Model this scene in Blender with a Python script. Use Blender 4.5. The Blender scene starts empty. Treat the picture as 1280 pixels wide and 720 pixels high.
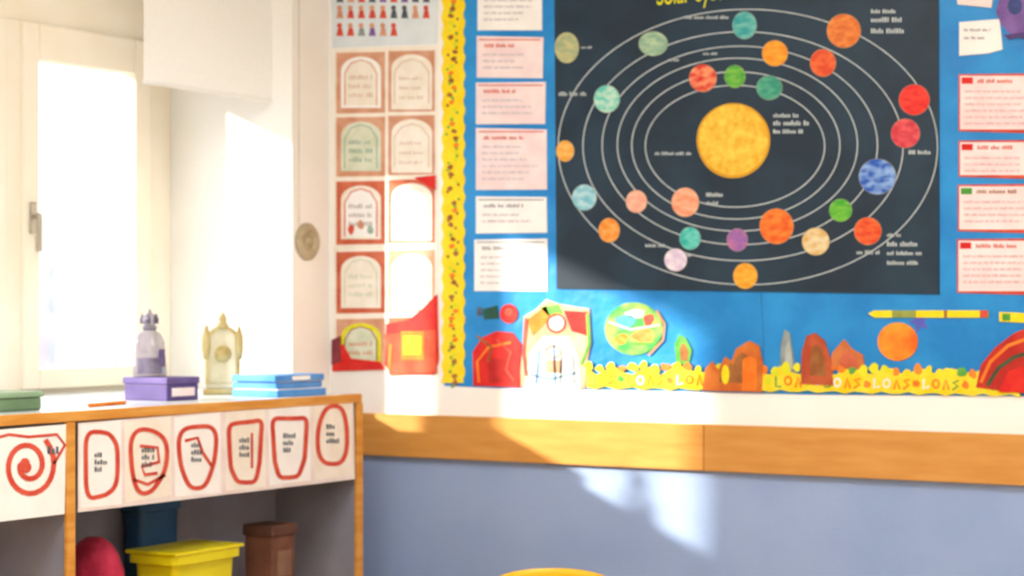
import bpy, bmesh, math, random
from mathutils import Vector
random.seed(7)
SC=bpy.context.scene
# ---------------------------------------------------------------- helpers
def lin(h):
    h=h.lstrip('#'); o=[]
    for i in (0,2,4):
        c=int(h[i:i+2],16)/255
        o.append(c/12.92 if c<=.04045 else ((c+.055)/1.055)**2.4)
    return (*o,1)
MC={}
def mat(name,c1,c2=None,scale=8,rough=.6,bump=0,metal=0,bscale=None,stretch=None,lo=.4,hi=.6,spec=.3,transp=0,transl=0):
    if name in MC: return MC[name]
    m=bpy.data.materials.new(name); m.use_nodes=True
    nt=m.node_tree; b=nt.nodes['Principled BSDF']
    b.inputs['Roughness'].default_value=rough; b.inputs['Metallic'].default_value=metal
    b.inputs['Specular IOR Level'].default_value=spec
    tc=nt.nodes.new('ShaderNodeTexCoord'); mp=nt.nodes.new('ShaderNodeMapping')
    nt.links.new(tc.outputs['Object'],mp.inputs[0])
    if stretch: mp.inputs['Scale'].default_value=stretch
    n=nt.nodes.new('ShaderNodeTexNoise'); n.inputs['Scale'].default_value=scale; n.inputs['Detail'].default_value=4
    nt.links.new(mp.outputs[0],n.inputs['Vector'])
    r=nt.nodes.new('ShaderNodeValToRGB'); r.color_ramp.elements[0].position=lo; r.color_ramp.elements[1].position=hi
    a=lin(c1); r.color_ramp.elements[0].color=a
    r.color_ramp.elements[1].color=lin(c2) if c2 else tuple(min(1,v*1.06) for v in a[:3])+(1,)
    nt.links.new(n.outputs['Fac'],r.inputs[0]); nt.links.new(r.outputs[0],b.inputs['Base Color'])
    if bump:
        n2=nt.nodes.new('ShaderNodeTexNoise'); n2.inputs['Scale'].default_value=bscale or scale; n2.inputs['Detail'].default_value=3
        nt.links.new(mp.outputs[0],n2.inputs['Vector'])
        bp=nt.nodes.new('ShaderNodeBump'); bp.inputs['Strength'].default_value=bump; bp.inputs['Distance'].default_value=.02
        nt.links.new(n2.outputs['Fac'],bp.inputs['Height']); nt.links.new(bp.outputs[0],b.inputs['Normal'])
    if transp or transl:
        o=nt.nodes['Material Output']; mx=nt.nodes.new('ShaderNodeMixShader'); mx.inputs[0].default_value=transp or transl
        t=nt.nodes.new('ShaderNodeBsdfTransparent' if transp else 'ShaderNodeBsdfTranslucent')
        nt.links.new(r.outputs[0],t.inputs[0]) if transl else None
        nt.links.new(b.outputs[0],mx.inputs[1]); nt.links.new(t.outputs[0],mx.inputs[2]); nt.links.new(mx.outputs[0],o.inputs[0])
    MC[name]=m; return m
def link(o):
    SC.collection.objects.link(o); return o
def meshobj(name,verts,faces,mats,idx=None,smooth=False,parent=None):
    me=bpy.data.meshes.new(name); me.from_pydata(verts,[],faces)
    for m in (mats if isinstance(mats,list) else [mats]): me.materials.append(m)
    if idx:
        for p,i in zip(me.polygons,idx): p.material_index=i
    if smooth:
        for p in me.polygons: p.use_smooth=True
    me.update(); o=link(bpy.data.objects.new(name,me))
    if parent: o.parent=parent
    return o
def empty(name,loc=(0,0,0),rz=0):
    e=link(bpy.data.objects.new(name,None)); e.location=loc; e.rotation_euler=(0,0,rz); e.empty_display_size=.1
    return e
def boxdata(x0,x1,y0,y1,z0,z1):
    v=[(x0,y0,z0),(x1,y0,z0),(x1,y1,z0),(x0,y1,z0),(x0,y0,z1),(x1,y0,z1),(x1,y1,z1),(x0,y1,z1)]
    f=[(0,3,2,1),(4,5,6,7),(0,1,5,4),(1,2,6,5),(2,3,7,6),(3,0,4,7)]
    return v,f
def box(name,x0,x1,y0,y1,z0,z1,m,parent=None,bev=0):
    v,f=boxdata(x0,x1,y0,y1,z0,z1); o=meshobj(name,v,f,m,parent=parent)
    if bev:
        b=o.modifiers.new('bev','BEVEL'); b.width=bev; b.segments=2
    return o
def boxes(name,lst,m,bev=0,parent=None):
    V=[];F=[]
    for L in lst:
        v,f=boxdata(*L); k=len(V); V+=v; F+=[tuple(i+k for i in q) for q in f]
    o=meshobj(name,V,F,m,parent=parent)
    if bev:
        b=o.modifiers.new('bev','BEVEL'); b.width=bev; b.segments=2
    return o
def tube(name,pts,r,m,parent=None,cyc=False):
    c=bpy.data.curves.new(name,'CURVE'); c.dimensions='3D'; c.bevel_depth=r; c.bevel_resolution=3; c.use_fill_caps=True
    s=c.splines.new('POLY'); s.points.add(len(pts)-1)
    for p,q in zip(s.points,pts): p.co=(*q,1)
    s.use_cyclic_u=cyc; c.materials.append(m)
    o=link(bpy.data.objects.new(name,c)); 
    if parent: o.parent=parent
    return o
def lathe(name,prof,n,m,loc=(0,0,0),parent=None,smooth=True,sx=1,sy=1):
    V=[];F=[]
    for r,z in prof:
        for i in range(n):
            a=2*math.pi*i/n; V.append((loc[0]+r*math.cos(a)*sx,loc[1]+r*math.sin(a)*sy,loc[2]+z))
    for j in range(len(prof)-1):
        for i in range(n):
            F.append((j*n+i,j*n+(i+1)%n,(j+1)*n+(i+1)%n,(j+1)*n+i))
    F.append(tuple(range(n))[::-1]); F.append(tuple((len(prof)-1)*n+i for i in range(n)))
    return meshobj(name,V,F,m,smooth=smooth,parent=parent)
# ---------------------------------------------------------------- camera survey
CX,CY,EYE,FPX,HOR=3.601,-4.831,1.4,2460.,390.
YAW=math.radians(31.4); SY,CYW=math.sin(YAW),math.cos(YAW)
def raydir(px):
    a=(px-640)/FPX; return (-SY+CYW*a, CYW+SY*a)
def on_back(px,py,off=0):      # photo measurement -> metres on the back wall
    dx,dy=raydir(px); t=-CY/dy
    return (CX+t*dx,-off,EYE+t*(HOR-py)/FPX)
def on_side(px,py,off=0,X=.302):  # photo measurement -> metres on the shelf front
    dx,dy=raydir(px); t=(X-CX)/dx
    return (X+off,CY+t*dy,EYE+t*(HOR-py)/FPX)
class Flat:
    """flat paper artwork: coloured paper shapes layered on a wall"""
    def __init__(s,name,fn=on_back,base=.002,step=.0006):
        s.n=name;s.fn=fn;s.b=base;s.st=step;s.V=[];s.F=[];s.I=[];s.M=[]
    def mi(s,m):
        if m not in s.M: s.M.append(m)
        return s.M.index(m)
    def poly(s,pts,m,l=1):
        k=len(s.V); s.V+=[s.fn(x,y,s.b+l*s.st) for x,y in pts]; s.F.append(tuple(range(k,k+len(pts)))); s.I.append(s.mi(m))
    def slab(s,pts,m,l=0):
        k=len(s.V);n=len(pts)
        s.V+=[s.fn(x,y,s.b+l*s.st) for x,y in pts]+[s.fn(x,y,0.0004) for x,y in pts]
        s.F.append(tuple(range(k,k+n))); s.F.append(tuple(range(k+n,k+2*n))[::-1]); s.I+=[s.mi(m)]*2
        for i in range(n):
            s.F.append((k+i,k+(i+1)%n,k+n+(i+1)%n,k+n+i)); s.I.append(s.mi(m))
    def rect(s,x0,y0,x1,y1,m,l=1,sk=0): s.poly([(x0,y0),(x1,y0+sk),(x1,y1+sk),(x0,y1)],m,l)
    def ell(s,x,y,rx,ry,m,l=1,n=32,j=0):
        ph=random.random()*6
        s.poly([(x+rx*(1+j*math.sin(3*a+ph)+j*random.uniform(-.6,.6))*math.cos(a),y+ry*(1+j*math.sin(2*a+ph)+j*random.uniform(-.6,.6))*math.sin(a)) for a in [2*math.pi*i/n for i in range(n)]],m,l)
    def stroke(s,pts,w,m,l=1,cyc=False):
        n=len(pts);L=[];R=[]
        for i in range(n):
            if cyc: p,q=pts[i-1],pts[(i+1)%n]
            else: p,q=pts[max(0,i-1)],pts[min(n-1,i+1)]
            dx,dy=q[0]-p[0],q[1]-p[1]; d=math.hypot(dx,dy) or 1
            nx,ny=-dy/d*w/2,dx/d*w/2
            L.append((pts[i][0]+nx,pts[i][1]+ny));R.append((pts[i][0]-nx,pts[i][1]-ny))
        for i in range(n if cyc else n-1):
            k=(i+1)%n; s.poly([L[i],L[k],R[k],R[i]],m,l)
    def ring(s,x,y,rx,ry,w,m,l=1,n=96): s.stroke([(x+rx*math.cos(2*math.pi*i/n),y+ry*math.sin(2*math.pi*i/n)) for i in range(n)],w,m,l,True)
    def text(s,x0,y,x1,h,m,l=1,sk=0):
        x=x0
        while x<x1-h*.4:
            for k in range(random.randint(3,8)):
                w=h*random.uniform(.28,.42)
                if x+w>x1: break
                t=random.choice([0,0,.25,.3]); yy=y+sk*(x-x0)
                s.poly([(x,yy+h*t),(x+w,yy+h*t),(x+w,yy+h),(x,yy+h)],m,l); x+=w+h*.2
            x+=h*.5
    def arch(s,x0,y0,x1,y1,m,l=1,f=.5):
        r=(x1-x0)/2;c=(x0+x1)/2;hh=r*f*1.4
        s.poly([(x0,y1)]+[(c-r*math.cos(math.pi*i/14),y0+hh-hh*math.sin(math.pi*i/14)) for i in range(15)]+[(x1,y1)],m,l)
    def done(s):
        return meshobj(s.n,s.V,s.F,s.M,s.I)
# ---------------------------------------------------------------- materials
wallw=mat('wall_white_paint','#f5f2ed','#f8f6f2',3,.7,.05,bscale=60)
wallb=mat('wall_blue_paint','#8fa6d2','#98aed8',3,.5,.05,bscale=60)
oak=mat('orange_wood','#d18d36','#dea04a',6,.45,.05,stretch=(1,1,9))
oakh=mat('rail_wood','#c78a40','#d59a50',5,.4,.04,stretch=(1.2,1,8),lo=.3,hi=.7)
floorm=mat('floor_lino','#b79a76','#c4aa86',4,.35)
ceilm=mat('ceiling_paint','#f6f4f0',None,3,.8)
frame=mat('window_cream_paint','#f6ecd8','#f9f1e1',4,.4)
metalm=mat('brushed_metal','#b8b4aa',None,20,.35,metal=1)
white=mat('white_paper','#f4f2f0','#faf8f6',12,.7)
pinkp=mat('pink_paper','#f1dadc','#f6e6e6',12,.7)
lam=mat('white_laminate','#d6e0e2','#e0e8ea',5,.25,spec=.5)
ink=mat('grey_ink','#9a97a4','#8a8794',40,.7)
dark=mat('dark_ink','#4c5460','#5c6470',40,.7)
red=mat('red_paper','#d11c18','#de2e24',20,.6)
redi=mat('red_marker','#cb4434','#d95a44',25,.6)
org=mat('orange_paper','#ea7418','#f28c2c',20,.6)
yel=mat('yellow_paper','#f6d408','#fae024',25,.6)
yg=mat('yellow_green_paper','#d8da1c','#ece228',25,.6)
grn=mat('green_paper','#48983a','#6cb04c',25,.6)
teal=mat('teal_paper','#8fae9a','#a2bcaa',25,.6)
brown=mat('brown_paper','#8e5428','#a66c38',25,.6)
tan=mat('tan_paper','#cd8f70','#d9a689',18,.6)
terr=mat('terracotta_paper','#c45a3c','#d27252',18,.6)
pale=mat('pale_cream_paper','#f0e7d8','#f6efe4',18,.6)
palegrn=mat('pale_green_paper','#ccd3b8','#dde0cc',18,.6)
blue=mat('blue_board_paper','#0a7ecb','#1e92dc',5,.42,.4,bscale=9,spec=.4)
navy=mat('navy_poster','#12283a','#1a3448',4,.42,spec=.35)
orbit=mat('orbit_ink','#b9c3c6','#c6cfd2',30,.5)
purp=mat('purple_paper','#6a4c93','#8060a8',20,.5)
grey=mat('grey_paper','#7c8a8c','#93a0a0',25,.6)
# ---------------------------------------------------------------- room shell
W=.55
box('floor',-W,6,-7,.12,-.1,0,floorm)
box('ceiling',-W,6.1,-7.1,.12,3,3.1,ceilm)
o=boxes('wall_back',[(-W,6.1,0,.12,0,1.0),(-W,6.1,0,.12,1.0,3)],[wallb,wallw])
for i,p in enumerate(o.data.polygons): p.material_index=0 if i<6 else 1
SILL=1.150
box('wall_right',6,6.1,-7,0,0,3,wallw)
box('wall_front',-W,6.1,-7.1,-7,0,3,wallw)
NR=-.185; NL=-1.66
boxes('wall_left',[(-W,0,NR,0,0,3),(-W,0,NL,NR,0,SILL),(-W,0,NL,NR,2.5,3),(-W,0,-3.2,NL,0,3),
   (-W,0,-5.2,-3.2,0,.9),(-W,0,-5.2,-3.2,2.6,3),(-W,0,-7,-5.2,0,3)],wallw)
boxes('baseboard_back',[(.0,6,-.015,0,0,.09)],frame)
xj=on_back(884,560)[0]; zb=on_back(884,588)[2]; zt=on_back(884,530)[2]
r=boxes('trim_rail',[(.0,xj-.001,-.022,0,zb,zt),(xj+.001,6,-.022,0,zb,zt)],oakh,bev=.002)
# ---------------------------------------------------------------- windows
def glassmat():
    m=bpy.data.materials.new('window_glass'); m.use_nodes=True; nt=m.node_tree; nt.nodes.clear()
    o=nt.nodes.new('ShaderNodeOutputMaterial'); mx=nt.nodes.new('ShaderNodeMixShader'); t=nt.nodes.new('ShaderNodeBsdfTransparent'); g=nt.nodes.new('ShaderNodeBsdfGlossy')
    g.inputs['Roughness'].default_value=.02; t.inputs[0].default_value=(.97,.98,.98,1)
    mx.inputs[0].default_value=.05; nt.links.new(t.outputs[0],mx.inputs[1]); nt.links.new(g.outputs[0],mx.inputs[2]); nt.links.new(mx.outputs[0],o.inputs[0]); return m
glass=glassmat()
def window(name,bars):
    e=empty(name); boxes('frame',bars,frame,.004,e); return e
e=window('window_1',[(-.54,-.47,NL,-1.60,SILL,2.5),(-.54,-.47,-.295,NR,SILL,2.5),(-.54,-.47,NL,NR,SILL,SILL+.03),(-.54,-.47,NL,NR,2.22,2.5)])
def sash(parent,ya,yb,z0,z1,sl=.062,sr=.071,st=.105,sb=.06,X=-.48,hy=None):
    boxes('sash',[(X-.025,X+.03,ya,ya+sl,z0,z1),(X-.025,X+.03,yb-sr,yb,z0,z1),(X-.025,X+.03,ya+sl,yb-sr,z0,z0+sb),(X-.025,X+.03,ya+sl,yb-sr,z1-st,z1)],frame,.006,parent)
    box('pane',X-.002,X+.002,ya+sl-.005,yb-sr+.005,z0+sb-.005,z1-st+.005,glass,parent)
    if hy is not None:
        box('handle_plate',X+.03,X+.038,hy-.012,hy+.012,1.62,1.71,metalm,parent,.003)
        boxes('handle_lever',[(X+.038,X+.06,hy-.006,hy+.006,1.66,1.675),(X+.052,X+.064,hy-.008,hy+.008,1.57,1.68)],metalm,.003,parent)
sash(e,-.826,-.295,SILL+.03,2.22,hy=-.795)
sash(e,-1.60,-.887,SILL+.03,2.22)
box('mullion',-.54,-.465,-.887,-.826,SILL,2.22,frame,e)
e2=window('added_fill_window',[(-.54,-.47,-5.2,-5.15,.9,2.6),(-.54,-.47,-3.25,-3.2,.9,2.6),(-.54,-.47,-5.2,-3.2,.9,.93),(-.54,-.47,-5.2,-3.2,2.45,2.6)])  # unseen window added further along the wall to let in fill light
sash(e2,-4.2,-3.25,.93,2.45); sash(e2,-5.15,-4.2,.93,2.45)
blindm=mat('blind_fabric','#fbfaf8','#fdfdfb',80,.8,.02,transl=.45)
e=empty('roller_blind')
lathe('roller',[(.022,0),(.022,.56)],20,blindm,parent=e)
rl=bpy.data.objects['roller']; rl.rotation_euler=(math.radians(90),0,0); rl.location=(-.08,-.2,2.46)
V=[];F=[]
for i in range(13):
    for j in range(2):
        yy=-.765+.56*i/12; V.append((-.06+.002*math.sin(i*.8)*(1-j),yy,2.46 if j else 2.03))
for i in range(12): F.append((2*i,2*i+2,2*i+3,2*i+1))
meshobj('fabric',V,F,blindm,smooth=True,parent=e)
box('bottom_bar',-.063,-.057,-.768,-.202,2.024,2.034,blindm,e,.002)
e=empty('blind_cord_tensioner')
pA=on_side(371,300,0,0.0)
tube('cord',[(.008,pA[1],2.8),(.008,pA[1],1.66)],.0014,mat('cord_string','#c6c0b6','#d0cac0',40,.7),e)
pc=on_side(383,302,0,0.0)
beige=mat('beige_plastic','#ab9c7e','#bcae90',30,.4,.3)
d=lathe('disc',[(.056,0),(.056,.006),(.048,.014),(.03,.016),(.027,.010),(.012,.010),(.010,.018)],32,beige,parent=e)
d.rotation_euler=(0,math.radians(90),0); d.location=(0,pc[1],pc[2])
# ---------------------------------------------------------------- left poster column
f=Flat('alphabet_poster')
f.slab([(414,-30),(549,-30),(547,55),(416,60)],mat('pale_blue_paper','#d6e1e8','#e0e9ee',10,.7))
for r_,y in enumerate((-14,6,28)):
    for i in range(9 if r_<2 else 6):
        x=421+i*13.5; c=random.choice([redi,tan,dark,purp,redi,grey])
        f.ell(x+4,y+4,3.3,3.3,random.choice([tan,c]),1,10); f.poly([(x,y+17),(x+2,y+7),(x+7,y+7),(x+9,y+17)],c,1)
f.done()
f=Flat('picture_card_chart')
f.slab([(419,62),(547,57),(547,468),(417,463)],pale)
rows=[(66,142),(147,221),(227,306),(315,392),(399,461)]
faint=mat('faint_tan_ink','#d8bea8','#e0cab8',30,.7)
lgrey=mat('card_grey_ink','#b8aeac','#c4bab6',30,.7)
for k,(a,b_) in enumerate(rows):
    f.rect(421,a,482,b_,[tan,tan,terr,terr,tan][k],1,-1)
    f.rect(486,a-2,544,b_-2,[tan,tan,terr,tan,terr][k],1,-1)
    f.arch(427,a+5,477,b_-7,[white,palegrn,pale,pale,yg][k],2); f.arch(490,a+2,541,b_-5,[pale,pale,pale,pale,org][k],2)
    f.arch(432,a+10,472,b_-10,[pale,palegrn,white,pale,palegrn][k],3)
    f.stroke([(432,b_-10),(432,a+26),(440,a+13),(452,a+9),(464,a+13),(472,a+26),(472,b_-10)],1.5,[tan,teal,redi,palegrn,brown][k],4)
    f.stroke([(494,b_-12),(494,a+24),(503,a+12),(516,a+8),(528,a+12),(537,a+24),(537,b_-12)],1.5,faint,3)
    for q in range(3):
        f.text(437,a+28+q*11,467,5.5,[faint,teal,lgrey,palegrn,tan][k],4)
        if k==2: f.ell(440+q*12,a+60-q%2*6,4,6,[redi,tan,teal][q],5,10,.15)
        if k<4: f.text(500,a+30+q*12,530,4,faint,3)
f.done()
f=Flat('red_paper_bag',base=.006)
f.slab([(484,405),(512,400),(530,385),(547,368),(549,450),(544,468),(490,468),(482,455)],red)
f.slab([(482,418),(546,412),(547,466),(488,469)],mat('coral_paper','#dc4428','#e45c3c',14,.6),1)
f.rect(503,414,532,450,org,3); f.rect(506,420,528,443,yel,4); f.stroke([(490,430),(488,462)],3,org,3)
f.slab([(417,440),(430,430),(440,448),(476,452),(482,462),(417,464)],red,1)
f.poly([(519,222),(546,219),(546,238)],red,2)
f.slab([(416,425),(427,420),(428,452),(416,456)],mat('maroon_paper','#7d2f3a','#8d3b44',20,.6),2)
f.done()
# ---------------------------------------------------------------- bulletin board
f=Flat('bulletin_board_backing',step=.0006)
pts=[(556,-60),(1420,-75),(1420,498),(1270,495),(1000,493),(800,488),(620,485),(556,482)]
f.slab(pts,blue); f.stroke([(952,366),(955,430),(953,492)],1.2,mat('fold_blue','#0a68ac','#1474ba',20,.6),1); f.done()
f=Flat('yellow_border_trim',base=.004)
L=[(554+1.5*math.sin(i*1.57),-60+i*5.44) for i in range(100)]; R=[(581+1.5*math.sin(i*1.57+1),-60+i*5.44) for i in range(100)]
f.slab(L+R[::-1],yel)
for i in range(60):
    y=-52+i*9
    f.ell(567+random.uniform(-4,4),y,3.6,3,random.choice([yg,org,brown,yg]),1,10,.2); f.ell(559+random.uniform(0,16),y+4,1.8,2,random.choice([brown,grn]),2,8,.2)
f.done()
fad=mat('faded_ink','#bdb4be','#c8bfc8',40,.7)
cards=[(598,-30,678,38,white),(597,46,680,98,pinkp),(596,103,683,155,pinkp),(596,161,684,237,pinkp),(596,246,684,291,white),(594,299,685,364,white)]
for i,(a,b_,c,d_,m) in enumerate(cards):
    f=Flat('info_card',base=.005)
    w=random.uniform(-1.5,1.5)
    f.slab([(a,b_+w),(c,b_-w),(c+random.uniform(-1,1),d_),(a,d_+random.uniform(-1,1))],m)
    f.rect(a+3,b_+3,c-3,b_+4.5,redi if m is pinkp else ink,1)
    f.text(a+10,b_+9,a+random.randint(44,62),4.5,redi if m is pinkp else ink,1)
    y=b_+21
    while y<d_-8:
        f.text(a+8,y,c-random.randint(8,35),3,fad,1); y+=8
    f.done()
# ---------------------------------------------------------------- solar system poster
f=Flat('solar_system_poster',base=.006,step=.0004)
f.slab([(694,-45),(1174,-50),(1175,368),(697,361)],navy)
for (cx,cy,a,b_) in [(920,183,112,76),(921,182,130,92),(923,181,150,108),(926,182,172,124),(930,183,200,143),(936,184,237,172)]:
    f.ring(cx,cy,a,b_,1.4,orbit,1)
P=[(710,60,15,19,'#c4c08a','#98a884'),(818,55,18,15,'#82aa92','#b5cfac'),(932,32,15,17,'#2a9ca0','#74c0b8'),(1056,39,21,21,'#d3682a','#ea9040'),
(970,67,16,16,'#ea8c14','#f4ac34'),(1030,79,16,17,'#d84822','#ea7038'),(880,98,17,17,'#d42e22','#f09c70'),(920,96,13,14,'#3c9e38','#80c24c'),(963,110,16,15,'#2e907a','#58ae8e'),
(760,124,16,17,'#5cc8b8','#c4e2d0'),(1144,125,19,19,'#dc201e','#ec4432'),(1133,167,18,18,'#c83044','#e86264'),(708,189,11,13,'#e49a36','#eebe68'),(1098,221,23,22,'#1e54b8','#90b6e8'),
(732,247,15,16,'#70bcd0','#b4dae2'),(797,252,13,14,'#e89c86','#f2bca4'),(858,253,17,18,'#ee9270','#f8b896'),(1052,263,14,14,'#3ca42a','#78c240'),(763,288,13,15,'#ec8424','#f5ae5c'),
(864,298,13,14,'#28b0a6','#70d0c4'),(923,300,13,14,'#9064b0','#c87490'),(972,283,21,22,'#e05a16','#f68830'),(1021,302,17,17,'#d6a658','#e2d6ac'),(1086,289,17,17,'#d63e1c','#ea6e30'),
(846,325,14,14,'#d4c0de','#eee8f0'),(933,345,15,16,'#e49618','#f4b83e')]
for i,(x,y,rx,ry,c1_,c2_) in enumerate(P):
    m=mat('planet_print_%d'%i,c1_,c2_,38,.45,lo=.38,hi=.66,stretch=(1,1,1.8),spec=.3)
    f.ell(x,y,rx+.5,ry+.5,mat('planet_rim','#8f8470','#9c907a',30,.5),2); f.ell(x,y,rx,ry,m,3)
f.ell(918,176,46,47,mat('sun_rim','#cf9414','#dca222',30,.5),2,48,.006)
f.ell(918,175,43,44,mat('sun_print','#e0a60e','#f8d24a',55,.35,lo=.3,hi=.7,spec=.4),3,48)
for x0,y,x1,h in [(968,142,1003,5),(968,151,1012,6),(968,162,1005,5),(820,190,866,4),(1090,12,1122,5),(1090,22,1130,6),(1090,36,1136,6),(728,58,742,3),(858,20,912,4),(836,74,850,3),
  (884,241,908,5),(884,252,902,4),(1110,292,1130,4),(1110,302,1152,6),(1110,314,1155,5),(1110,326,1150,5),(1137,188,1166,5),(1072,313,1102,5),(808,305,832,4),(700,115,735,5),(880,66,898,3),(850,318,866,3)]:
    f.text(x0,y,x1,h,orbit,1)
f.done()
# printed yellow title on the poster
tcu=bpy.data.curves.new('poster_title','FONT'); tcu.body='Solar System'; tcu.size=.082; tcu.extrude=.0003
tcu.materials.append(yg); to=link(bpy.data.objects.new('poster_title',tcu))
p0=on_back(822,7); to.location=(p0[0],-.0088,p0[2]); to.rotation_euler=(math.radians(90),0,0); to.scale=(.62,1,1); to.parent=bpy.data.objects['solar_system_poster']
# ---------------------------------------------------------------- right cards
rose=mat('rose_ink','#d0a0a6','#daaeb2',40,.7)
for i,(a,b_,c,d_,m) in enumerate([(1199,93,1295,164,pinkp),(1199,176,1296,221,pinkp),(1198,231,1297,289,pinkp),(1197,299,1298,366,pinkp)]):
    f=Flat('fact_card',base=.005)
    f.slab([(a,b_),(c,b_-1),(c,d_+3),(a,d_)],redi); f.rect(a+2,b_+2,c-2,d_-2,m,1)
    f.rect(a+4,b_+4,a+18,b_+12,red if i!=2 else grn,2); f.text(a+24,b_+6,c-25,5,redi if i!=2 else brown,2)
    y=b_+20
    while y<d_-8: f.text(a+8,y,c-random.randint(8,20),3,rose,2); y+=8
    f.done()
f=Flat('curled_note',base=.006)
f.slab([(1200,28),(1250,24),(1254,62),(1236,67),(1200,70)],white); f.slab([(1195,-20),(1246,-26),(1240,10),(1198,6)],pinkp,2)
f.text(1206,36,1240,3.5,ink,2); f.text(1206,46,1232,3.5,ink,2); f.done()
f=Flat('purple_rocket_cutout',base=.008)
f.slab([(1252,-6),(1262,-20),(1290,-22),(1300,20),(1290,44),(1266,45),(1252,30),(1246,14)],purp)
f.ell(1270,8,9,11,mat('navy_paper','#2c3a70','#3c4a88',20,.5),1); f.poly([(1256,44),(1262,50),(1275,47),(1290,52),(1290,40)],mat('dark_purple','#4a3470','#5a4080',20,.5),1); f.done()
# ---------------------------------------------------------------- bottom collage
def cut(name,fn,base=.006):
    f=Flat(name,base=base); fn(f); return f.done()
def c1(f):
    f.slab([(592,440),(604,422),(622,414),(642,416),(652,430),(652,484),(593,482)],red)
    f.stroke([(600,478),(598,452),(612,434),(640,428)],3,org,1); f.rect(612,448,640,478,mat('dark_red_paper','#b01a16','#be2420',20,.6),1)
    f.stroke([(598,420),(616,434),(612,452)],3,brown,2); f.stroke([(622,424),(640,440),(634,462),(644,476)],2.5,redi,2)
cut('red_arch_cutout',c1)
def c2(f):
    f.slab([(650,484),(654,440),(656,396),(672,386),(684,374),(700,380),(738,386),(740,430),(734,456),(732,486)],mat('peach_paper','#d99c7c','#e4b49a',14,.6))
    f.poly([(660,400),(684,382),(690,398),(668,420)],org,1); f.poly([(706,388),(736,390),(736,420),(716,414)],red,1)
    f.poly([(676,384),(700,380),(706,392),(690,398)],grn,1)
    f.ring(697,404,11,11,3,redi,2,24); f.ell(697,404,9,9,white,1,20)
    f.poly([(656,486),(664,440),(680,420),(712,420),(724,444),(728,486)],mat('silver_paper','#c8cacc','#d6d6d6',20,.6),2)
    lb=mat('light_blue_ink','#5384b0','#6c98be',20,.5)
    f.stroke([(672,480),(676,440),(694,430),(696,480)],3,lb,3)
    f.stroke([(702,480),(704,438),(718,446),(720,480)],3,grey,3); f.rect(684,450,704,466,tan,3)
    f.stroke([(660,398),(656,440),(660,470)],4,redi,3); f.stroke([(736,392),(738,430),(728,456)],4,grn,3)
    f.ring(693,440,9,7,2.4,tan,3,20); f.stroke([(664,468),(690,474),(722,466)],2.4,lb,3)
cut('astronaut_cutout',c2)
def c3(f):
    f.slab([(793+36*math.cos(a/32*6.283),411+33*math.sin(a/32*6.283)) for a in range(32)],mat('globe_green','#3fa04e','#a8c860',14,.5))
    f.ell(783,402,13,9,mat('globe_teal','#2fa8b8','#52bcc4',20,.5),1,16,.15); f.ell(806,420,14,8,mat('globe_orange','#e07c30','#ee9c50',20,.5),1,16,.15); f.ell(796,392,12,5,pale,1,16,.15)
    f.ell(778,424,9,6,org,1,12,.2); f.stroke([(822,388),(832,405),(830,425),(812,444)],3,mat('globe_arm','#b07a50','#bd8a60',20,.5),2)
    f.stroke([(770,420),(792,430),(822,428)],3,grn,2); f.ell(812,400,7,9,redi,1,12,.2); f.stroke([(762,402),(790,412),(826,406)],2,pale,2)
cut('paper_globe',c3)
def c4(f):
    f.slab([(606,386),(622,382),(624,398),(606,399)],mat('dark_green_paper','#1f4a3c','#2a5a48',20,.6)); f.rect(598,384,604,395,dark,1)
cut('green_sticker',c4)
cut('red_planet_cutout',lambda f:(f.slab([(637+11*math.cos(a/20*6.283),392+12*math.sin(a/20*6.283)) for a in range(20)],red),f.ell(637,390,5,5,redi,1,12)))
cut('orange_planet_cutout',lambda f:(f.slab([(1123+25*math.cos(a/32*6.283),427+24*math.sin(a/32*6.283)) for a in range(32)],mat('planet_orange','#ec660c','#fa9c2c',12,.5)),))
def mount(f,pts,m,m2):
    f.slab(pts,m); cx=sum(p[0] for p in pts)/len(pts); cy=sum(p[1] for p in pts)/len(pts)
    f.poly([(cx+(x-cx)*.5+2,cy+(y-cy)*.6+3) for x,y in pts],m2,1)
cut('cactus_cutout',lambda f:mount(f,[(846,455),(844,430),(850,418),(858,422),(866,438),(862,456)],grn,brown))
cut('orange_rocks_cutout',lambda f:(mount(f,[(880,488),(884,460),(892,452),(900,462),(908,446),(916,452),(922,436),(938,426),(950,432),(956,460),(954,490)],mat('rust_paper','#c46020','#d87c30',15,.6),brown),f.arch(930,446,948,488,org,2),f.ell(909,468,5,12,yel,2)),.0105)
cut('grey_spire_cutout',lambda f:mount(f,[(976,470),(977,430),(982,412),(988,416),(992,440),(996,472)],grey,mat('light_grey','#aab2ae','#b6beb8',20,.6)))
cut('red_rocks_cutout',lambda f:(mount(f,[(1003,480),(1004,440),(1010,420),(1020,416),(1032,426),(1040,450),(1044,482)],mat('rock_red','#aa4222','#c05c36',15,.6),brown),),.0105)
cut('canyon_cutout',lambda f:(mount(f,[(1036,462),(1042,440),(1056,424),(1066,436),(1080,444),(1082,466)],mat('rock_orange','#bc6030','#d27c44',15,.6),terr),))
def pencil(f,x0,y,x1,s=.0):
    f.slab([(x0,y),(x0+8,y-4),(x1,y-4),(x1,y+5),(x0+8,y+5)],yel); f.rect(x0+30,y-4,x0+60,y+5,mat('olive_paper','#8a9440','#9aa450',20,.6),1); f.rect(x1-10,y-4,x1,y+5,redi,1); f.rect(x0+95,y-4,x0+99,y+5,brown,1)
cut('paper_pencil',lambda f:pencil(f,1086,392,1236)); cut('paper_pencil',lambda f:(f.slab([(1250,390),(1300,392),(1300,404),(1250,402)],yel),f.rect(1254,392,1264,401,grn,1)))
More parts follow.
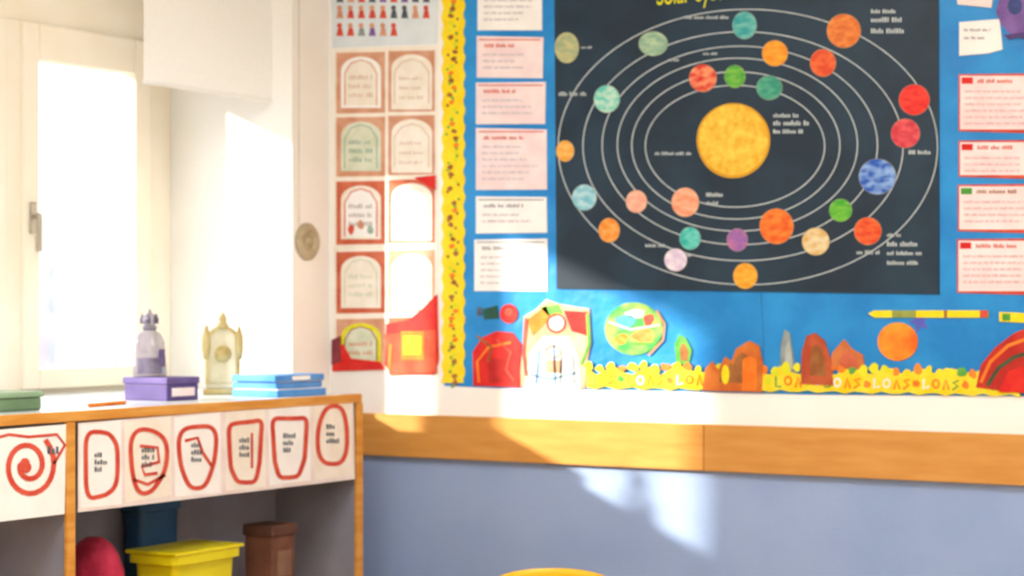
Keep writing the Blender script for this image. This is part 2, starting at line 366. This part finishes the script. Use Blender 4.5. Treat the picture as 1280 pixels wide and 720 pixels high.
cut('purple_star',lambda f:f.slab([(1150+(14 if i%2 else 6)*math.cos(i*.628),402+(16 if i%2 else 7)*math.sin(i*.628)) for i in range(10)],mat('violet_paper','#5a5fc0','#6a70cc',20,.6)),.004)
def c6(f):
    f.slab([(1222,484),(1228,456),(1246,434),(1270,416),(1300,404),(1300,494)],mat('deep_red','#b02218','#c43222',15,.6))
    f.stroke([(1228,478),(1240,452),(1262,432),(1300,418)],4,org,1); f.stroke([(1236,482),(1250,460),(1270,446),(1300,438)],5,mat('dark_olive','#3c4a30','#4a5a3a',20,.6),1)
    f.poly([(1250,490),(1262,464),(1300,452),(1300,490)],red,1)
cut('red_volcano_cutout',c6,.0125)
def c5(f):
    top=[(735+i*11.5,462+5*math.sin(i*1.7)+random.uniform(-3,3)+i*.06) for i in range(48)]
    bot=[(735+i*11.5,484+i*.22+2*math.sin(i*2.3)) for i in range(48)]
    f.slab(top+bot[::-1],mat('bright_yellow_paper','#f0d010','#f6de38',20,.6))
    for i in range(44):
        x=741+i*12.3; y=473+i*.2; w=random.uniform(-2,2)
        k=i%5
        c=[pale,org,grn,yg,org,pale][random.randrange(6)]
        if k==0: f.ring(x,y+w,4,5,2.4,c,2,12)
        elif k==1: f.stroke([(x-3,y+7),(x,y-6+w),(x+4,y+7)],2.6,c,2)
        elif k==2: f.stroke([(x+4,y-5),(x-3,y-3+w),(x+3,y+2),(x-4,y+7)],2.6,c,2)
        elif k==3: f.ell(x,y+w,4.5,5,c,2,10,.2); 
        else: f.stroke([(x-3,y-6),(x-3,y+6),(x+4,y+5+w)],2.6,c,2)
    for i in range(40):
        f.ell(738+i*13.7,random.uniform(456,462)+i*.15,random.uniform(4,7),random.uniform(4,7),random.choice([yg,yel,yel,grn,org]),1,10,.2)
cut('yellow_letter_border',c5,.009)
f=Flat('photo_strip',base=.002)
f.slab([(640,487),(760,490),(758,497),(642,494)],white)
for i in range(5): f.slab([(655+i*24,494),(668+i*24,495),(668+i*24,506+random.uniform(0,10)),(656+i*24,506)],pale if i%2 else mat('pale_blue_scrap','#b4c6d8','#c2d2e0',20,.6),1)
f.done()
# ---------------------------------------------------------------- shelf unit
TOP=1.166; SX=.30; YR=-.257; YM=-1.413; YL=-2.7
greyp=mat('shelf_grey_panel','#858696','#9192a2',5,.6)
e=empty('shelf_unit')
box('top_board',.0,SX,YL,YR,TOP-.022,TOP,lam,e)
box('top_edging',SX,SX+.008,YL,YR,TOP-.024,TOP+.001,oak,e,.002)
for n,(y) in enumerate((YR,YM,YL)):
    box('upright_%d'%n,.004,SX-.002,y-.022,y,0,TOP-.024,greyp,e)
    box('upright_edge_%d'%n,SX-.002,SX+.010,y-.025,y+.002,0,TOP-.025,oak,e,.002)
box('back_panel',.004,.012,YL,YR,.06,TOP-.024,greyp,e)
box('mid_board',.012,SX-.004,YL,YR-.022,.58,.60,oak,e); box('bottom_board',.012,SX-.004,YL,YR-.022,.06,.08,oak,e)
box('window_sill_board',-.46,.0,NL,NR-.001,SILL,TOP,lam)
fn=lambda x,y,o=0:on_side(x,y,o,SX+.003)
f=Flat('letter_banner',fn=fn,base=.002,step=.0007)
tp=lambda x:537-.083*x; bt=lambda x:652-.120*x
pkw=mat('pinkish_white_paper','#e9d9d6','#f0e6e2',14,.7)
f.slab([(-60,tp(-60)),(82,tp(82)),(80,bt(80)),(-60,bt(-60))],white)
f.slab([(97,tp(97)),(441,tp(441)),(443,bt(443)),(97,bt(97))],pkw)
sp=[(34+(34-t*.62)*math.cos(t*.27+5.4),582+(42-t*.8)*math.sin(t*.27+5.4)) for t in range(40)]
f.stroke(sp,6.5,redi,2); f.text(58,558,74,9,dark,3)
f.stroke([(-8,548),(10,543),(34,546),(70,543),(80,556),(66,580)],3.5,redi,2); f.ell(30,582,8,9,redi,3,14,.15)
cols=[(99,150),(155,212),(217,274),(281,330),(335,386),(391,438)]
for i,(a,b_) in enumerate(cols):
    t0,t1=tp(a),tp(b_); u0,u1=bt(a),bt(b_); g=1.5
    f.slab([(a,t0+3),(b_,t1+1),(b_+g,u1-5+random.uniform(-3,3)),(a+g,u0-5)],[white,pale][i%2],1)
    cx,cy=(a+b_)/2,(t0+u1)/2; rx,ry=(b_-a)*.39,(u0-t0)*.36
    dy=-6 if i==5 else 0; ph=random.random()*6
    pts=[]
    for k in range(36):
        an=2*math.pi*k/36; q=[3.4,2.3,2.6,4.5,4.5,2.4][i]
        c,s_=math.cos(an),math.sin(an); wv=1+.07*math.sin(3*an+ph)
        pts.append((cx+rx*wv*abs(c)**(2/q)*(1 if c>0 else -1)*(1-.12*s_),cy+dy+ry*wv*abs(s_)**(2/q)*(1 if s_>0 else -1)-.1*(rx*c)))
    f.stroke(pts,5.5,redi,3,True)
    for k in range(3): f.text(cx-8,cy-16+k*9+dy,cx+random.randint(3,9),6,dark,4)
    if i==1:
        f.stroke([(cx-10,cy-18),(cx+12,cy-16),(cx+14,cy+2),(cx-8,cy+8),(cx-4,cy+18),(cx+12,cy+16)],4,redi,3)
        f.stroke([(cx-18,cy+24),(cx,cy+30),(cx+22,cy+18)],4,redi,3)
    if i==2: f.stroke([(cx-16,cy-18),(cx,cy-22),(cx+6,cy-4),(cx+18,cy+14)],4,redi,3)
    if i==3: f.stroke([(cx+8,cy-22),(cx+8,cy+22)],3,redi,3)
f.done()
# ---------------------------------------------------------------- things inside the shelf
def bin_(name,x0,x1,y0,y1,z0,z1,m,lip=.012,tap=.02):
    V=[];F=[]
    def loop(x0,x1,y0,y1,z,r=.02,n=4):
        k=len(V)
        for cx,cy,a0 in((x1-r,y1-r,0),(x0+r,y1-r,90),(x0+r,y0+r,180),(x1-r,y0+r,270)):
            for i in range(n+1):
                a=math.radians(a0+90*i/n); V.append((cx+r*math.cos(a),cy+r*math.sin(a),z))
        return list(range(k,len(V)))
    t=tap; L=[loop(x0+t,x1-t,y0+t,y1-t,z0),loop(x0+lip,x1-lip,y0+lip,y1-lip,z1-.025),loop(x0,x1,y0,y1,z1-.023),loop(x0,x1,y0,y1,z1),loop(x0+lip*1.2,x1-lip*1.2,y0+lip*1.2,y1-lip*1.2,z1),loop(x0+t+.005,x1-t-.005,y0+t+.005,y1-t-.005,z0+.006)]
    n=len(L[0])
    for a,b in zip(L,L[1:]):
        for i in range(n): F.append((a[i],a[(i+1)%n],b[(i+1)%n],b[i]))
    F.append(tuple(L[0][::-1])); F.append(tuple(L[-1]))
    return meshobj(name,V,F,m)
bin_('yellow_storage_bin',.12,.285,-1.03,-.765,.60,.780,mat('yellow_plastic','#dccb0a','#e6d81a',5,.35))
box('lid',.116,.289,-1.034,-.761,.780,.790,mat('yellow_plastic','#dccb0a'),bpy.data.objects['yellow_storage_bin'],.004)
bin_('blue_storage_bin',.02,.105,-.955,-.79,.60,.90,mat('blue_plastic','#1d456e','#264f78',5,.35),lip=.006,tap=.01)
lathe('pink_cloth_bag',[(.055,0),(.066,.03),(.068,.1),(.062,.16),(.05,.20),(.036,.225),(.018,.24)],24,mat('pink_cloth','#a8203e','#c23452',18,.8,.5),loc=(.17,-1.20,.60),sx=1.3)
bm=mat('brown_card','#664032','#744c3c',15,.7)
e=empty('brown_storage_box')
box('body',.175,.27,-.62,-.52,.60,.79,bm,e,.004); box('lid',.17,.275,-.625,-.515,.79,.82,mat('brown_lid','#54362a','#604032',15,.7),e,.004)
box('label',.271,.2725,-.60,-.54,.68,.75,mat('brown_label','#7c5a4a','#88664e',15,.7),e)
# ---------------------------------------------------------------- things on the shelf
pb=mat('purple_card','#4a3a74','#5a4a84',10,.5)
e=empty('purple_box')
box('body',.0,.15,-.908,-.784,TOP,TOP+.044,pb,e,.003); box('lid',-.003,.153,-.911,-.781,TOP+.044,TOP+.062,mat('purple_lid','#584884','#685894',10,.5),e,.003)
boxes('label',[(.1502,.1512,-.89,-.80,TOP+.012,TOP+.034)],pinkp,0,e)
def sqlathe(name,prof,m,parent,sx=1,sy=1,r=.25,loc=(0,0,0)):
    """rounded-square section lofted through (radius,height) rings"""
    V=[];F=[];n=24
    for R,z in prof:
        for i in range(n):
            a=2*math.pi*i/n;c,s_=math.cos(a),math.sin(a);p=2/5
            V.append((loc[0]+R*sx*abs(c)**p*(1 if c>0 else -1),loc[1]+R*sy*abs(s_)**p*(1 if s_>0 else -1),loc[2]+z))
    for j in range(len(prof)-1):
        for i in range(n): F.append((j*n+i,j*n+(i+1)%n,(j+1)*n+(i+1)%n,(j+1)*n+i))
    F.append(tuple(range(n))[::-1]); F.append(tuple((len(prof)-1)*n+i for i in range(n)))
    return meshobj(name,V,F,m,smooth=True,parent=parent)
lil=mat('lilac_glass','#6e6486','#9088a0',40,.1,spec=.8,transp=.55); vio=mat('violet_glass','#3e3460','#5a4e78',30,.1,spec=.8,transp=.4)
e=empty('lilac_glass_bottle',(.06,-.875,TOP+.062),.25); e.scale=(1,1,1.05)
sqlathe('body',[(.036,0),(.038,.008),(.034,.06),(.033,.09),(.026,.108),(.016,.116),(.014,.122)],lil,e)
sqlathe('inner_liquid',[(.028,.008),(.028,.048)],vio,e)
box('label',.0345,.036,-.018,.018,.025,.07,mat('violet_label','#5f5488','#75699a',30,.5),e)
lathe('neck_ring',[(.018,.118),(.020,.124),(.018,.130)],20,vio,parent=e)
lathe('stopper',[(.012,.128),(.022,.138),(.018,.152),(.006,.162),(.003,.172)],20,lil,parent=e)
for i in range(5):
    a=i*1.257; lathe('stopper_petal_%d'%i,[(.006,.134),(.007,.146),(.001,.160)],8,vio,loc=(.020*math.cos(a),.020*math.sin(a),0),parent=e)
cg=mat('cream_glass','#d3c89c','#e4dab8',14,.2,transp=.35); gold=mat('antique_gold','#bea566','#d2c086',20,.35,.2)
e=empty('arched_glass_frame',(-.01,-.49,TOP),YAW+.1)
box('base',-.055,.055,-.03,.03,0,.016,gold,e,.004)
box('plinth',-.046,.046,-.024,.024,.016,.03,cg,e,.003)
ar=[(-.042,0,.03)]+[(-.042*math.cos(math.pi*i/16),0,.145+.045*math.sin(math.pi*i/16)) for i in range(17)]+[(.042,0,.03)]
tube('arch_rim',ar,.007,gold,e)
V=[(p[0]*.95,-.006,p[2]) for p in ar]+[(p[0]*.95,.006,p[2]) for p in ar]; n=len(ar)
meshobj('arch_glass',V,[tuple(range(n))[::-1],tuple(range(n,2*n))]+[(i,(i+1)%n,n+(i+1)%n,n+i) for i in range(n)],cg,parent=e)
o=lathe('inset_medallion',[(.024,-.004),(.024,.004)],24,gold,parent=e); o.rotation_euler=(math.radians(90),0,0); o.location=(0,-.008,.115)
lathe('finial',[(.014,.186),(.018,.196),(.010,.206),(.013,.214),(.002,.232)],16,gold,parent=e)
for sx in (-1,1): lathe('side_scroll',[(.008,.10),(.013,.13),(.012,.165),(.003,.195)],12,gold,loc=(sx*.046,0,0),parent=e)
fb=mat('light_blue_folder','#3f86d2','#5898da',10,.5)
e=empty('folder_stack')
boxes('folders',[(.09,.25,-.572,-.350,TOP,TOP+.020),(.085,.24,-.565,-.355,TOP+.022,TOP+.040),(.092,.245,-.575,-.352,TOP+.042,TOP+.060)],fb,.003,e)
boxes('papers',[(.094,.248,-.568,-.354,TOP+.020,TOP+.022),(.09,.238,-.56,-.36,TOP+.040,TOP+.042)],white,0,e)
box('label',.2455,.2465,-.50,-.42,TOP+.045,TOP+.057,white,e)
e=empty('green_pencil_box')
box('body',.08,.20,-1.62,-1.41,TOP,TOP+.032,mat('green_tin','#5f7a5a','#6f8a68',10,.4),e,.006); box('lid',.076,.204,-1.625,-1.405,TOP+.032,TOP+.046,mat('green_lid','#86a080','#94ae8c',10,.4),e,.005)
tube('orange_pencil',[(.2,-1.25,TOP+.005),(.16,-1.08,TOP+.005)],.005,org)
# ---------------------------------------------------------------- chair
e=empty('yellow_chair',(1.27,-.83,0),YAW)
yp=mat('yellow_chair_plastic','#ecac10','#f4ba20',5,.35)
def shell(name,cx,cz,W_,H_,fn,n=40,rings=8,p=2.3):
    V=[fn(0,0)];F=[]
    for k in range(1,rings+1):
        for i in range(n):
            a=2*math.pi*i/n;c,s_=math.cos(a),math.sin(a)
            V.append(fn(k/rings*W_*abs(c)**(2/p)*(1 if c>0 else -1),k/rings*H_*abs(s_)**(2/p)*(1 if s_>0 else -1)))
    for i in range(n): F.append((0,1+i,1+(i+1)%n))
    for k in range(rings-1):
        for i in range(n): F.append((1+k*n+i,1+(k+1)*n+i,1+(k+1)*n+(i+1)%n,1+k*n+(i+1)%n))
    o=meshobj(name,V,F,yp,smooth=True,parent=e); m=o.modifiers.new('s','SOLIDIFY'); m.thickness=.008; return o
shell('backrest',0,0,.19,.11,lambda u,v:(u,-.02+1.2*u*u+.1*v*-1,.69+v))
shell('seat',0,0,.19,.19,lambda u,v:(u,.19+v,.44+.5*u*u-.25*max(0,v)**2*1))
tube('back_frame',[(-.15,.0,.0),(-.15,.01,.42),(-.15,.02,.72)],.010,metalm,e); tube('back_frame_r',[(.15,.0,.0),(.15,.01,.42),(.15,.02,.72)],.010,metalm,e)
tube('front_frame',[(-.17,.38,.0),(-.15,.33,.43),(.15,.33,.43),(.17,.38,0)],.010,metalm,e)
tube('side_rail',[(-.15,.01,.43),(-.15,.33,.43)],.009,metalm,e); tube('side_rail_r',[(.15,.01,.43),(.15,.33,.43)],.009,metalm,e)
# ---------------------------------------------------------------- outdoors
V=[];F=[]; nx=40
for i in range(nx+1):
    for j in range(7):
        y=-60+240*i/nx; V.append((-60-j*8,y,-4+[0,3,7,11,14,12,0][j]*(1+.2*math.sin(i*.45)+.1*math.sin(i*1.5))))
for i in range(nx):
    for j in range(6): F.append((i*7+j,i*7+j+1,(i+1)*7+j+1,(i+1)*7+j))
meshobj('distant_hill',V,F,mat('hazy_hill','#8c8c8e','#a39c98',.15,.9,lo=.35,hi=.65),smooth=True)
meshobj('ground',[(-200,-200,-4),(-.6,-200,-4),(-.6,200,-4),(-200,200,-4)],[(0,1,2,3)],mat('pale_ground','#8a8680','#96928c',.3,.9))
# ---------------------------------------------------------------- lights
w=bpy.data.worlds.new('sky'); SC.world=w; w.use_nodes=True
bg=w.node_tree.nodes['Background']; bg.inputs[0].default_value=(.84,.91,1,1); bg.inputs[1].default_value=4.0
s=bpy.data.lights.new('sun','SUN'); s.energy=11; s.angle=math.radians(2.0); s.color=(1,.91,.76)
so=link(bpy.data.objects.new('sun',s)); so.rotation_euler=Vector((1,.875,-.44)).to_track_quat('-Z','Y').to_euler()
emi=bpy.data.materials.new('fill_lamp_glow'); emi.use_nodes=True  # glow for the added fill panels
pb_=emi.node_tree.nodes['Principled BSDF']; pb_.inputs['Emission Color'].default_value=(1,.97,.92,1); pb_.inputs['Emission Strength'].default_value=20
for i,(x,y) in enumerate([(1.6,-2.2),(4.2,-2.2),(1.6,-4.6),(4.2,-4.6)]):  # unseen ceiling panels, added to brighten the enclosed room
    e=empty('added_fill_lamp',(x,y,3)); box('fill_housing',-.62,.62,-.32,.32,-.05,0,frame,e); box('fill_diffuser',-.6,.6,-.3,.3,-.055,-.05,emi,e)
# ---------------------------------------------------------------- camera
c=bpy.data.cameras.new('camera'); co=link(bpy.data.objects.new('camera',c)); SC.camera=co
co.location=(CX,CY,EYE); co.rotation_euler=(math.radians(90),0,YAW)
c.sensor_width=36; c.lens=36*FPX/1280; c.shift_y=(HOR-360)/1280
c.dof.use_dof=True; c.dof.focus_distance=3.0; c.dof.aperture_fstop=7
SC.view_settings.view_transform='Standard'; SC.view_settings.exposure=0
